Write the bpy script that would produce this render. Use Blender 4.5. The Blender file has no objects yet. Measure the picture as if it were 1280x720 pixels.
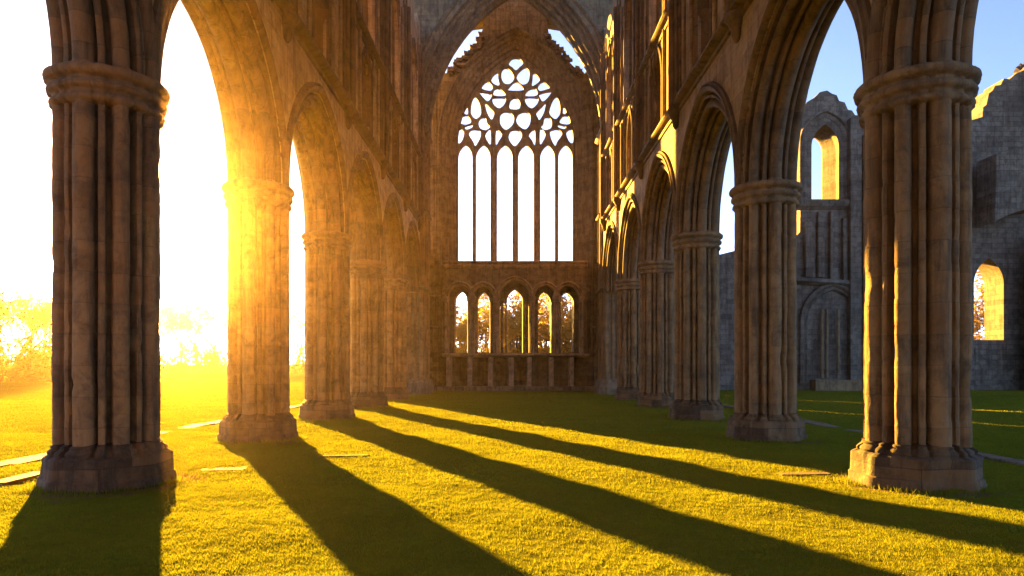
import bpy, bmesh, math, random
import numpy as np
from mathutils import Vector, noise
from mathutils.geometry import tessellate_polygon
R = math.radians
rnd = random.Random(7)
scn = bpy.context.scene
COL = scn.collection
F = 853.0            # focal length in photo pixels (1280 wide)
EYE = 1.5
HX, HY = 640.0, 455.0  # vanishing point of the nave in the photo
BAY, Y1, PX = 5.08, 8.6, 5.08     # bay length, first pier pair, lateral distance of the piers
SUN_AZ, SUN_EL = R(27.4), R(10.3)
XC = 0.2             # axis of the east end

def P(px, py, d):    # size of a far feature measured on the photo, at its own distance
    return ((px - HX) * d / F, EYE - (py - HY) * d / F)

# ------------------------------------------------------------------ objects
def put(o, parent=None):
    COL.objects.link(o)
    if parent is not None: o.parent = parent
    return o
def tag(o, label=None, cat=None, group=None, kind=None):
    if label: o['label'] = label
    if cat: o['category'] = cat
    if group: o['group'] = group
    if kind: o['kind'] = kind
    return o
def thing(name, label, cat, loc=(0, 0, 0), rz=0, group=None):
    o = put(bpy.data.objects.new(name, None))
    o.location = loc; o.rotation_euler = (0, 0, rz)
    o.empty_display_size = .3
    return tag(o, label, cat, group)
def copy_tree(o, parent=None):
    c = o.copy(); COL.objects.link(c); c.parent = parent
    for ch in list(o.children): copy_tree(ch, c)
    return c

class MB:
    def __init__(s): s.v = []; s.f = []
    def add(s, vs, fs):
        b = len(s.v); s.v.extend(vs); s.f.extend([tuple(i + b for i in f) for f in fs]); return b
    def grid(s, rows, cu=False, cv=False, cap0=False, cap1=False):
        n = len(rows[0]); b = len(s.v)
        for r in rows: s.v.extend(r)
        m = len(rows)
        for i in range(m if cv else m - 1):
            for j in range(n if cu else n - 1):
                a = b + i * n + j; c = b + i * n + (j + 1) % n
                d = b + ((i + 1) % m) * n + (j + 1) % n; e = b + ((i + 1) % m) * n + j
                s.f.append((a, c, d, e))
        if cap0: s.f.append(tuple(b + j for j in range(n))[::-1])
        if cap1: s.f.append(tuple(b + (m - 1) * n + j for j in range(n)))
    def box(s, x0, x1, y0, y1, z0, z1, j=0.0):
        q = lambda a: a + rnd.uniform(-j, j)
        vs = [(q(x), q(y), q(z)) for z in (z0, z1) for x, y in ((x0, y0), (x1, y0), (x1, y1), (x0, y1))]
        s.add(vs, [(3, 2, 1, 0), (4, 5, 6, 7), (0, 1, 5, 4), (1, 2, 6, 5), (2, 3, 7, 6), (3, 0, 4, 7)])
    def tube(s, p0, p1, r0, r1, n=6):
        p0 = Vector(p0); p1 = Vector(p1); d = (p1 - p0)
        if d.length < 1e-6: return
        d.normalize(); a = d.orthogonal().normalized(); b = d.cross(a)
        rows = []
        for p, r in ((p0, r0), (p1, r1)):
            rows.append([tuple(p + (a * math.cos(2 * math.pi * k / n) + b * math.sin(2 * math.pi * k / n)) * r) for k in range(n)])
        s.grid(rows, cu=True, cap1=True)
    def build(s, name, mat, parent=None, smooth=40, bevel=0, recalc=True):
        me = bpy.data.meshes.new(name)
        me.from_pydata(s.v, [], s.f)
        if recalc:
            bm = bmesh.new(); bm.from_mesh(me)
            bmesh.ops.recalc_face_normals(bm, faces=bm.faces)
            bm.to_mesh(me); bm.free()
        me.materials.append(mat)
        if smooth:
            me.polygons.foreach_set('use_smooth', [True] * len(me.polygons))
            me.set_sharp_from_angle(angle=R(smooth))
        me.update()
        o = put(bpy.data.objects.new(name, me), parent)
        if bevel:
            bv = o.modifiers.new('bevel', 'BEVEL'); bv.width = bevel; bv.segments = 2; bv.limit_method = 'ANGLE'; bv.angle_limit = R(40)
        return o

def plate(mb, outer, holes, t0, t1, m):
    """a wall of real thickness t0..t1 with an outline and openings, in its own plane"""
    loops = [outer] + list(holes)
    pts = [p for l in loops for p in l]
    tris = tessellate_polygon([[Vector((p[0], p[1], 0)) for p in l] for l in loops])
    N = len(pts)
    vs = [m(p[0], t0, p[1]) for p in pts] + [m(p[0], t1, p[1]) for p in pts]
    fs = [tuple(t) for t in tris] + [tuple(N + i for i in t[::-1]) for t in tris]
    k = 0
    for l in loops:
        n = len(l)
        for i in range(n):
            a, b = k + i, k + (i + 1) % n
            fs.append((a, b, b + N, a + N))
        k += n
    mb.add(vs, fs)

def arch_pts(hs, Ri, spring, n=0.0, z0=None, seg=14, u0=0.0):
    """pointed arch outline from left foot over the apex to right foot"""
    c = Ri - hs; rr = Ri + n
    ae = math.acos(max(-1, min(1, c / rr)))
    L = [(c - rr * math.cos(ae * i / seg), spring + rr * math.sin(ae * i / seg)) for i in range(seg + 1)]
    Rr = [(-u, z) for u, z in L[:-1]][::-1]
    pts = L + Rr
    if z0 is not None: pts = [(-(hs + n), z0)] + pts + [((hs + n), z0)]
    return [(u + u0, z) for u, z in pts]

def arch_sweep(mb, prof, hs, Ri, spring, z0, m, seg=18, jseg=1, u0=0.0, closed=False, rough=0.0):
    rows = []
    cols = []
    for n, t in prof:
        base = arch_pts(hs, Ri, spring, n, None, seg)
        if z0 is not None:
            lo = [(-(hs + n), z0 + (spring - z0) * k / jseg) for k in range(jseg)]
            base = lo + base + [(-u, z) for u, z in lo[::-1]]
        cols.append([(u + u0, t, z) for u, z in base])
    for i in range(len(cols[0])):
        row = []
        for c in cols:
            p = m(*c[i])
            if rough:
                v = noise.noise_vector(Vector(p) * 3.1) * rough + noise.noise_vector(Vector(p) * 11.0) * rough * .4
                p = (p[0] + v.x, p[1] + v.y, p[2] + v.z)
            row.append(p)
        rows.append(row)
    mb.grid(rows, cu=closed)

# ------------------------------------------------------------------ materials
def nt(mat):
    mat.use_nodes = True; t = mat.node_tree; t.nodes.clear()
    return t, t.nodes, t.links
def mth(N, L, op, a, b=None, c=None):
    n = N.new('ShaderNodeMath'); n.operation = op
    for i, x in enumerate((a, b, c)):
        if x is None: continue
        if isinstance(x, (int, float)): n.inputs[i].default_value = x
        else: L.new(x, n.inputs[i])
    return n.outputs[0]
def mixc(N, L, fac, a, b, mode='MIX'):
    n = N.new('ShaderNodeMix'); n.data_type = 'RGBA'; n.blend_type = mode; n.clamp_factor = True
    for s, x in ((n.inputs[0], fac), (n.inputs[6], a), (n.inputs[7], b)):
        if isinstance(x, (int, float)): s.default_value = x
        elif isinstance(x, tuple): s.default_value = (*x, 1) if len(x) == 3 else x
        else: L.new(x, s)
    return n.outputs[2]
def noi(N, L, vec, scale, detail=4, rough=.6, dist=0):
    n = N.new('ShaderNodeTexNoise'); n.inputs['Scale'].default_value = scale
    n.inputs['Detail'].default_value = detail; n.inputs['Roughness'].default_value = rough; n.inputs['Distortion'].default_value = dist
    if vec is not None: L.new(vec, n.inputs['Vector'])
    return n.outputs[0]
def mapr(N, L, v, a, b, c=0.0, d=1.0):
    n = N.new('ShaderNodeMapRange'); n.inputs[1].default_value = a; n.inputs[2].default_value = b
    n.inputs[3].default_value = c; n.inputs[4].default_value = d; L.new(v, n.inputs[0]); return n.outputs[0]

def stone(name, mode, base=(.155, .095, .042), dark=(.045, .030, .016), pale=(.24, .160, .078), bw=.62, rh=.33, bump=1.0, mortar=.006, warm=(.20, .10, .032), jc=.6, tl=.62):
    mat = bpy.data.materials.new(name); t, N, L = nt(mat)
    out = N.new('ShaderNodeOutputMaterial'); bs = N.new('ShaderNodeBsdfPrincipled')
    L.new(bs.outputs[0], out.inputs[0])
    tc = N.new('ShaderNodeTexCoord').outputs['Object']
    oi = N.new('ShaderNodeObjectInfo').outputs['Location']
    geo = N.new('ShaderNodeNewGeometry').outputs['Position']
    sp = N.new('ShaderNodeSeparateXYZ'); L.new(tc, sp.inputs[0])
    x, y, z = sp.outputs
    # slight waviness so courses are not ruled lines
    wob = mth(N, L, 'MULTIPLY', mth(N, L, 'SUBTRACT', noi(N, L, geo, 1.3, 2), .5), .05)
    cb = N.new('ShaderNodeCombineXYZ')
    if mode == 'polar':
        ang = mth(N, L, 'MULTIPLY', mth(N, L, 'ARCTAN2', y, x), .62)
        rnd_off = N.new('ShaderNodeSeparateXYZ'); L.new(oi, rnd_off.inputs[0])
        L.new(mth(N, L, 'ADD', ang, rnd_off.outputs[1]), cb.inputs[0])
    elif mode == 'yz': L.new(mth(N, L, 'ADD', y, mth(N, L, 'MULTIPLY', x, .37)), cb.inputs[0])
    else: L.new(mth(N, L, 'ADD', x, mth(N, L, 'MULTIPLY', y, .37)), cb.inputs[0])
    L.new(mth(N, L, 'ADD', z, wob), cb.inputs[1])
    br = N.new('ShaderNodeTexBrick')
    br.inputs['Scale'].default_value = 1.0; br.inputs['Brick Width'].default_value = bw; br.inputs['Row Height'].default_value = rh
    br.inputs['Mortar Size'].default_value = mortar; br.inputs['Mortar Smooth'].default_value = .4; br.inputs['Bias'].default_value = 0
    br.inputs['Color1'].default_value = (0, 0, 0, 1); br.inputs['Color2'].default_value = (1, 1, 1, 1); br.inputs['Mortar'].default_value = (.5, .5, .5, 1)
    L.new(cb.outputs[0], br.inputs['Vector'])
    tone = br.outputs['Color']; joint = br.outputs['Fac']
    n1 = noi(N, L, geo, .55, 5, .62); n2 = noi(N, L, geo, 3.2, 6, .7, .4); n3 = noi(N, L, geo, 17, 5, .75); n4 = noi(N, L, geo, 70, 3, .7)
    # vertical streaks of weather staining
    mp = N.new('ShaderNodeMapping'); mp.inputs['Scale'].default_value = (3.5, 3.5, .35); L.new(geo, mp.inputs['Vector'])
    st = noi(N, L, mp.outputs[0], 1.6, 5, .7)
    c = mixc(N, L, mapr(N, L, n1, .35, .68), base, pale)
    c = mixc(N, L, mth(N, L, 'MULTIPLY', mapr(N, L, n2, .44, .68), .8), c, dark)
    c = mixc(N, L, mth(N, L, 'MULTIPLY', mapr(N, L, st, .48, .68), .75), c, dark)
    c = mixc(N, L, mth(N, L, 'MULTIPLY', mapr(N, L, tone, .6, 1.0), .35), c, warm)
    c = mixc(N, L, 1.0, c, mixc(N, L, mapr(N, L, tone, 0, .5), (tl, tl, tl + .01), (1.05, 1.04, 1.02)), 'MULTIPLY')
    c = mixc(N, L, mth(N, L, 'MULTIPLY', mapr(N, L, n3, .56, .70), .5), c, (.075, .065, .05))
    c = mixc(N, L, mth(N, L, 'MULTIPLY', mapr(N, L, n3, .40, .30), .35), c, pale)
    c = mixc(N, L, mth(N, L, 'MULTIPLY', joint, jc), c, (.03, .022, .014))
    L.new(c, bs.inputs['Base Color'])
    L.new(mapr(N, L, n3, .2, .8, .98, .74), bs.inputs['Roughness'])
    bs.inputs['Specular IOR Level'].default_value = .25
    h = mth(N, L, 'MULTIPLY', n2, .012)
    h = mth(N, L, 'ADD', h, mth(N, L, 'MULTIPLY', mapr(N, L, n3, .35, .72), .006))
    h = mth(N, L, 'ADD', h, mth(N, L, 'MULTIPLY', n4, .003))
    h = mth(N, L, 'ADD', h, mth(N, L, 'MULTIPLY', tone, .006))
    h = mth(N, L, 'SUBTRACT', h, mth(N, L, 'MULTIPLY', joint, .010))
    bp = N.new('ShaderNodeBump'); bp.inputs['Strength'].default_value = .85 * bump; bp.inputs['Distance'].default_value = 1.0
    L.new(h, bp.inputs['Height']); L.new(bp.outputs[0], bs.inputs['Normal'])
    return mat

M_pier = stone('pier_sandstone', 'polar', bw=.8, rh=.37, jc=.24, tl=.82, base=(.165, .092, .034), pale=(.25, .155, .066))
M_base = stone('dark_base_stone', 'polar', base=(.075, .043, .017), dark=(.022, .015, .007), pale=(.14, .088, .04), bw=.6, rh=.27, jc=.7, tl=.5)  # darker stone colour for the pier bases
M_wall = stone('nave_wall_sandstone', 'yz', base=(.30, .205, .11), dark=(.12, .08, .045), pale=(.40, .29, .17), warm=(.28, .16, .07), tl=.8, jc=.5)  # paler than the mouldings: light on the wall faces put into the colour
M_arch = stone('arch_moulding_stone', 'yz', base=(.125, .078, .036), dark=(.04, .027, .014), pale=(.19, .125, .062), tl=.8, jc=.35)  # darker than the wall: shade of the arch soffits put into the colour
M_trim = stone('dressed_trim_stone', 'xz', base=(.25, .185, .10), dark=(.08, .055, .03), pale=(.34, .26, .16), tl=.85, jc=.3)
M_east = stone('east_wall_sandstone', 'xz', base=(.135, .105, .062), dark=(.04, .032, .02), pale=(.22, .17, .10), warm=(.16, .11, .05), bw=.5, rh=.27, tl=.74, jc=.45)
M_grey = stone('weathered_grey_stone', 'xz', base=(.125, .10, .072), dark=(.04, .032, .024), pale=(.20, .165, .125), warm=(.13, .10, .08), bump=1.8, bw=.62, rh=.29, mortar=.010, jc=.5, tl=.62)
M_rubble = stone('rubble_core', 'xz', base=(.13, .095, .066), dark=(.035, .027, .02), pale=(.21, .16, .115), bw=.3, rh=.16, bump=1.5, mortar=.02)
M_slab = stone('paving_stone', 'xz', base=(.15, .115, .07), bw=.9, rh=5, bump=.5)

def leafmat(name, cols, transl=.45, rough=.7):
    mat = bpy.data.materials.new(name); t, N, L = nt(mat)
    out = N.new('ShaderNodeOutputMaterial')
    geo = N.new('ShaderNodeNewGeometry')
    f = geo.outputs['Random Per Island']
    g = noi(N, L, geo.outputs['Position'], .6, 3)
    g2 = noi(N, L, geo.outputs['Position'], 6.0, 3)
    c = mixc(N, L, f, cols[0], cols[1])
    c = mixc(N, L, mapr(N, L, g, .38, .64), c, cols[2])
    c = mixc(N, L, mth(N, L, 'MULTIPLY', mapr(N, L, g2, .5, .72), .6), c, cols[3])
    d = N.new('ShaderNodeBsdfDiffuse'); tr = N.new('ShaderNodeBsdfTranslucent'); mx = N.new('ShaderNodeMixShader')
    L.new(c, d.inputs[0]); L.new(c, tr.inputs[0]); mx.inputs[0].default_value = transl
    L.new(d.outputs[0], mx.inputs[1]); L.new(tr.outputs[0], mx.inputs[2])
    L.new(mx.outputs[0], out.inputs[0])
    return mat
M_blade = leafmat('grass_blades', [(.11, .15, .010), (.19, .20, .014), (.15, .17, .012), (.21, .19, .018)], .5)
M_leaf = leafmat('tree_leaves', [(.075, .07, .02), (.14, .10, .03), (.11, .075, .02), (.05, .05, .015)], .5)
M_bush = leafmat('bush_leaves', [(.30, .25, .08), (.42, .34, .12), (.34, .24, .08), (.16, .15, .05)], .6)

def bark():
    mat = bpy.data.materials.new('bark'); t, N, L = nt(mat)
    out = N.new('ShaderNodeOutputMaterial'); bs = N.new('ShaderNodeBsdfPrincipled'); L.new(bs.outputs[0], out.inputs[0])
    geo = N.new('ShaderNodeNewGeometry').outputs['Position']
    L.new(mixc(N, L, noi(N, L, geo, 4, 4), (.05, .035, .022), (.13, .09, .06)), bs.inputs['Base Color'])
    bs.inputs['Roughness'].default_value = .95
    return mat
M_bark = bark()

PIERS = [(s * PX, Y1 + BAY * i) for s in (-1, 1) for i in range(-3, 5)]

def ground_mat():
    mat = bpy.data.materials.new('turf'); t, N, L = nt(mat)
    out = N.new('ShaderNodeOutputMaterial')
    geo = N.new('ShaderNodeNewGeometry').outputs['Position']
    n0 = noi(N, L, geo, .12, 4); n1 = noi(N, L, geo, 1.1, 5); n2 = noi(N, L, geo, 9, 5, .7); n3 = noi(N, L, geo, 60, 3, .8)
    c = mixc(N, L, mapr(N, L, n1, .35, .65), (.10, .125, .012), (.15, .165, .016))
    c = mixc(N, L, mapr(N, L, n0, .4, .65), c, (.17, .165, .018))
    c = mixc(N, L, mth(N, L, 'MULTIPLY', mapr(N, L, n2, .5, .75), .5), c, (.20, .17, .022))
    c = mixc(N, L, mth(N, L, 'MULTIPLY', mapr(N, L, n3, .5, .3), .5), c, (.05, .065, .008))
    # worn earth trodden round each pier
    dm = None
    sp = N.new('ShaderNodeSeparateXYZ'); L.new(geo, sp.inputs[0])
    ax = mth(N, L, 'SUBTRACT', mth(N, L, 'ABSOLUTE', sp.outputs[0]), PX)
    ym = mth(N, L, 'SUBTRACT', mth(N, L, 'WRAP', mth(N, L, 'SUBTRACT', sp.outputs[1], Y1), BAY / 2, -BAY / 2), 0)
    dd = mth(N, L, 'SQRT', mth(N, L, 'ADD', mth(N, L, 'POWER', ax, 2), mth(N, L, 'POWER', ym, 2)))
    dd = mth(N, L, 'ADD', dd, mth(N, L, 'MULTIPLY', mth(N, L, 'SUBTRACT', n1, .5), 1.9))
    dm = mapr(N, L, dd, 1.0, .8)
    dm = mth(N, L, 'MULTIPLY', dm, mapr(N, L, sp.outputs[1], 31, 30.5))
    c = mixc(N, L, dm, c, mixc(N, L, n2, (.10, .065, .038), (.20, .13, .075)))
    d = N.new('ShaderNodeBsdfDiffuse'); L.new(c, d.inputs[0])
    h = mth(N, L, 'ADD', mth(N, L, 'MULTIPLY', n2, .03), mth(N, L, 'MULTIPLY', n3, .018))
    h = mth(N, L, 'ADD', h, mth(N, L, 'MULTIPLY', n1, .03))
    bp = N.new('ShaderNodeBump'); bp.inputs['Strength'].default_value = 1.0; bp.inputs['Distance'].default_value = 1.6
    L.new(h, bp.inputs['Height']); L.new(bp.outputs[0], d.inputs['Normal'])
    L.new(d.outputs[0], out.inputs[0])
    return mat

# ------------------------------------------------------------------ ground
def gz(x, y):
    w = np.clip((np.abs(x) + np.abs(y)) / 400, 0, 1)
    z = .018 * np.sin(x * .9 + 1.3 * np.sin(y * .31)) * np.sin(y * .7 + .8) + .012 * np.sin(x * 2.3 + y * 1.1) * np.sin(y * 2.9 - x * .6 + 1) \
        + .006 * np.sin(x * 6.1 + 2 * np.sin(y * 3)) * np.sin(y * 5.3 + 1.5 * np.sin(x * 4.2))
    return z * (1 - w)
def ground():
    def axis(lo, hi, step, far, g=1.35):
        a = list(np.arange(lo, hi + 1e-6, step)); s = step; x = hi
        while x < far: s *= g; x += s; a.append(x)
        s = step; x = lo; b = []
        while x > -far: s *= g; x -= s; b.append(x)
        return np.array(b[::-1] + a)
    xs = axis(-14, 14, .16, 1600); ys = axis(1, 40, .16, 1600)
    X, Y = np.meshgrid(xs, ys); Z = gz(X, Y)
    V = np.stack([X.ravel(), Y.ravel(), Z.ravel()], 1)
    nx, ny = len(xs), len(ys)
    i = np.arange(ny - 1)[:, None] * nx + np.arange(nx - 1)[None, :]
    Q = np.stack([i, i + 1, i + nx + 1, i + nx], -1).reshape(-1, 4)
    me = bpy.data.meshes.new('ground')
    me.vertices.add(len(V)); me.vertices.foreach_set('co', V.ravel())
    me.loops.add(Q.size); me.loops.foreach_set('vertex_index', Q.ravel().astype(np.int32))
    me.polygons.add(len(Q)); me.polygons.foreach_set('loop_start', np.arange(0, Q.size, 4, dtype=np.int32))
    me.polygons.foreach_set('use_smooth', np.ones(len(Q), dtype=bool))
    me.update(calc_edges=True); me.materials.append(ground_mat())
    tag(put(bpy.data.objects.new('ground', me)), kind='structure')
ground()

def grass():
    g = np.random.default_rng(5)
    A = []
    def zone(n, d0, d1, h, w, side=.82, sx=0.0):
        d = np.sqrt(g.uniform(d0 * d0, d1 * d1, n)); x = g.uniform(-side, side, n) * d + sx
        A.append(np.stack([x, d, g.uniform(.6, 1.25, n) * h, g.uniform(.7, 1.3, n) * w], 1))
    zone(420000, 3.6, 8.5, .022, .0060, 1.0)
    zone(340000, 8.5, 15, .026, .0095, 1.05)
    zone(240000, 15, 28, .030, .017, 1.1)
    zone(160000, 28, 75, .036, .040, 1.1)
    NT = sum(len(a) for a in A)
    for px, py in PIERS:      # unmown tufts against the bases
        if py < 3: continue
        m_ = 2600; a_ = g.uniform(0, 2 * np.pi, m_); q_ = g.normal(.76, .07, m_) + .05 * np.sin(a_ * 5 + px)
        A.append(np.stack([px + q_ * np.cos(a_), py + q_ * np.sin(a_), g.uniform(.025, .085, m_), g.uniform(.006, .011, m_)], 1))
    B = np.concatenate(A); x, y, h, w = B.T
    keep = np.ones(len(B), bool)
    nx = .35 * np.sin(x * 3.1 + y * 1.7) * np.sin(y * 2.7 - x)
    for px, py in PIERS: keep &= (np.hypot(x - px, y - py) + nx * .4 + g.uniform(-.12, .12, len(x))) > .86
    keep[NT:] = True
    keep &= ~((np.abs(np.abs(x) - 7.6) < .13 + .08 * np.sin(y * 5)) & (y > 2) & (y < 33))
    keep &= ~((np.abs(x + 6.35) < .16) & (y > 5) & (y < 9.5))
    # thin and clumped so that the turf shows its sward
    cl = np.sin(x * 13 + 3 * np.sin(y * 7)) * np.sin(y * 11 + 2 * np.sin(x * 9)) + .6 * np.sin(x * 31 + y * 17) * np.sin(y * 37 - x * 23)
    keep &= g.uniform(-1.9, .8, len(x)) < cl + .5 * np.sin(x * .8 + 2 * np.sin(y * .5)) * np.sin(y * .9 - x * .3) + 9 * (np.arange(len(x)) >= NT)
    x, y, h, w, cl = x[keep], y[keep], h[keep], w[keep], cl[keep]
    h = h * (1 + .22 * np.clip(cl, -1, 1.5))
    n = len(x); z = gz(x, y) - .003
    a = g.uniform(0, 2 * np.pi, n); l = g.uniform(0, .75, n) * h; b = g.uniform(0, 2 * np.pi, n)
    V = np.empty((n, 3, 3))
    V[:, 0] = np.stack([x - np.cos(a) * w / 2, y - np.sin(a) * w / 2, z], 1)
    V[:, 1] = np.stack([x + np.cos(a) * w / 2, y + np.sin(a) * w / 2, z], 1)
    V[:, 2] = np.stack([x + np.cos(b) * l, y + np.sin(b) * l, z + h], 1)
    me = bpy.data.meshes.new('grass')
    me.vertices.add(3 * n); me.vertices.foreach_set('co', V.ravel())
    me.loops.add(3 * n); me.loops.foreach_set('vertex_index', np.arange(3 * n, dtype=np.int32))
    me.polygons.add(n); me.polygons.foreach_set('loop_start', np.arange(0, 3 * n, 3, dtype=np.int32))
    me.update(calc_edges=True); me.materials.append(M_blade)
    tag(put(bpy.data.objects.new('grass', me)), 'short mown grass covering the floor of the roofless nave', 'grass', kind='stuff')
grass()

# ------------------------------------------------------------------ clustered piers
R0 = .625
def lobe_r(th):
    r = .405
    for k in range(16):
        a = k * math.pi / 8
        if k % 4 == 0: rr, dd = .120, .500
        elif k % 2 == 0: rr, dd = .092, .515
        else: rr, dd = .046, .515
        dl = (th - a + math.pi) % (2 * math.pi) - math.pi
        s = dd * math.sin(dl)
        if abs(s) < rr and math.cos(dl) > 0:
            r = max(r, dd * math.cos(dl) + math.sqrt(rr * rr - s * s))
    return r
TH = [2 * math.pi * k / 192 for k in range(192)]
LOBE = [lobe_r(t) for t in TH]

def rough(p, a, f=3.0, off=0.0):
    v = noise.noise_vector(Vector((p[0] * f + off, p[1] * f, p[2] * f)))
    w = noise.noise_vector(Vector((p[0] * f * 4, p[1] * f * 4 + off, p[2] * f * 4)))
    return (p[0] + (v.x + .4 * w.x) * a, p[1] + (v.y + .4 * w.y) * a, p[2] + (v.z + .4 * w.z) * a * .6)

def make_pier(var, ruined=False):
    rr = random.Random(100 + var)
    root = bpy.data.objects.new('stone_pier', None); put(root)
    off = var * 9.7
    sh = MB(); rows = []; z = .50; zs = []
    while z < 4.70:
        hgt = rr.uniform(.30, .46); top = min(4.70, z + hgt)
        k = rr.uniform(.993, 1.004); ox, oy = rr.uniform(-.003, .003), rr.uniform(-.003, .003)
        n = 4
        for i in range(n + 1):
            f = i / n; dk = -.007 if i in (0, n) else 0
            zs.append((z + (top - z) * (f if i not in (0, n) else (0.004 if i == 0 else .996)), k + dk, ox, oy))
        z = top
    for z, k, ox, oy in zs:
        row = []
        for t, r in zip(TH, LOBE):
            q = r * k
            # worn hollows and lost arrises
            w = noise.noise(Vector((math.cos(t) * 2.2 + off, math.sin(t) * 2.2, z * 1.6)))
            w2 = noise.noise(Vector((math.cos(t) * 7 + off, math.sin(t) * 7, z * 6)))
            q -= max(0, w - .42) * .12 + max(0, w2 - .40) * .09
            if ruined: q -= max(0, noise.noise(Vector((math.cos(t) * 3, math.sin(t) * 3, z * 2.1 + 4)))) * .16
            row.append(rough((q * math.cos(t) + ox, q * math.sin(t) + oy, z), .0022, 5, off))
        rows.append(row)
    sh.grid(rows, cu=True)
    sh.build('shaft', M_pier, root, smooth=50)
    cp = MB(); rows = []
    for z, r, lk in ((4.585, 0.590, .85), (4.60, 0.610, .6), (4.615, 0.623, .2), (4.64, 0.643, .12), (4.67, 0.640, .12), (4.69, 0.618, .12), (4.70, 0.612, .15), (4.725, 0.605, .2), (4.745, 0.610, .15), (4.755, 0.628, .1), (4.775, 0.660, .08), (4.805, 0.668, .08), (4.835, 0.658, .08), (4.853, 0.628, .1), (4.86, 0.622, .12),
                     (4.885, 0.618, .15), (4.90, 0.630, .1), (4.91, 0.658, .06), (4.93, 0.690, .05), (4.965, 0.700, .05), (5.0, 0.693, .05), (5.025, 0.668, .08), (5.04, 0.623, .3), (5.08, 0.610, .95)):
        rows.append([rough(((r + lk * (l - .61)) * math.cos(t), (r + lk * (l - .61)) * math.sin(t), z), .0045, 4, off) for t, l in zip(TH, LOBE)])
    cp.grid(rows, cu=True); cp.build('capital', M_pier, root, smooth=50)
    bs = MB(); rows = []
    def octr(t, r, w=.04):
        d = (t + math.pi / 8) % (math.pi / 4) - math.pi / 8
        return min(r / math.cos(d), r * 1.06)
    for z, r, mix in ((-.15, .725, 0), (.04, .725, 0), (.12, .715, 0), (.135, .695, 0), (.37, .685, 0), (.39, .67, .1), (.41, .65, .3), (.435, .66, .35), (.46, .65, .4), (.48, .625, .5), (.495, .62, .6), (.515, .63, .7), (.535, .60, .9), (.56, .56, 1)):
        row = []
        for t, l in zip(TH, LOBE):
            q = octr(t, r) * (1 - mix) + (r + (l - .61)) * mix
            w = noise.noise(Vector((math.cos(t) * 2.5 + off + 3, math.sin(t) * 2.5, z * 3)))
            q -= max(0, w - .15) * .12
            row.append(rough((q * math.cos(t), q * math.sin(t), z), .008, 4, off + 5))
        rows.append(row)
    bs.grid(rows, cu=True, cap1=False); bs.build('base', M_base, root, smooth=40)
    return root

protos = [make_pier(i) for i in range(3)]
used = set()
GL = 'clustered stone piers of the nave arcades'
LAB = {
 (-1, 0): 'clustered pier just left of the camera, outside the nearest sunlit bay',
 (-1, 1): 'nearest fluted pier on the left, with a wide dark shadow on the lawn before it',
 (-1, 2): 'second pier on the left, drowned in the golden glow of the sun',
 (-1, 3): 'third pier on the left, amber fluted stone just right of the glowing pier',
 (-1, 4): 'fourth pier on the left, small amber shaft with a plain moulded capital',
 (-1, 5): 'fifth and farthest left pier, standing next to the crossing pier',
 (1, 0): 'clustered pier right of the camera beyond the near dark pier',
 (1, 1): 'nearest dark pier on the right with a thin golden rim down its left edge',
 (1, 2): 'second dark pier on the right, before the grey ruined transept window',
 (1, 3): 'third pier on the right, brown shafts standing on shaded lawn',
 (1, 4): 'fourth pier on the right, slim shafts between two dark pointed arches',
 (1, 5): 'fifth and farthest right pier, broken and patched below its capital',
}
for s in (-1, 1):
    for i in range(-2, 6):
        v = (i + (0 if s < 0 else 1)) % 3
        if (s, i) == (1, 5):
            o = make_pier(7, ruined=True)
        else:
            o = protos[v] if v not in used else copy_tree(protos[v]); used.add(v)
        o.location = (s * PX, Y1 + BAY * (i - 1), 0)
        o.rotation_euler = (0, 0, (math.pi / 2) * ((i + (s > 0)) % 4))
        tag(o, LAB.get((s, i), 'clustered pier standing behind the photographer'), 'pier', GL)

# ------------------------------------------------------------------ arcade walls
SPR = 5.05
HS = BAY / 2 - R0
RI = 2.38
PROF = []
for k in range(-48, 49):
    th = math.pi / 2 * k / 48
    r = lobe_r(th)
    PROF.append((R0 - r * math.cos(th), r * math.sin(th)))
PROF = [(R0 + .10, -.50), (R0 + .09, -.58), (R0 + .05, -.60), (R0 + .03, -.57)] + PROF + [(R0 + .03, .57), (R0 + .05, .60), (R0 + .09, .58), (R0 + .10, .50)]
TW = .52   # half thickness of the wall above
TOP = 18.2
def jag(x0, x1, z, step, amp, seed):
    r = random.Random(seed); out = []; x = x0; n = max(2, int(abs(x1 - x0) / step)); zz = z
    for i in range(n + 1):
        xx = x0 + (x1 - x0) * i / n
        zz = z + r.uniform(-amp, amp)
        out.append((xx, zz))
        if i < n: out.append((xx + (x1 - x0) / n * .93, zz + r.uniform(-.05, .05)))
    return out[:-1] if False else out

def band(mb, prof, p0, p1, outward):
    """moulding run straight from p0 to p1; prof = (out, up)"""
    p0 = Vector(p0); p1 = Vector(p1); o = Vector(outward); rows = []
    n = max(2, int((p1 - p0).length / .5))
    for i in range(n + 1):
        p = p0.lerp(p1, i / n)
        rows.append([tuple(Vector(rough(tuple(p + o * a + Vector((0, 0, b))), .012, 2.5)) ) for a, b in prof])
    mb.grid(rows)
STR = [(-.03, -.20), (.05, -.17), (.06, -.09), (.02, -.06), (.16, -.03), (.22, .01), (.22, .06), (.12, .10), (-.03, .14)]

def half_tube(mb, c, r, z0, z1, n=10, ex=1.0):
    rows = []
    m = max(2, int((z1 - z0) / .35))
    for i in range(m + 1):
        z = z0 + (z1 - z0) * i / m
        rows.append([rough((c[0] + r * math.cos(2 * math.pi * k / n), c[1] + r * math.sin(2 * math.pi * k / n), z), .007, 3) for k in range(n)])
    mb.grid(rows, cu=True, cap0=True, cap1=True)

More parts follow.
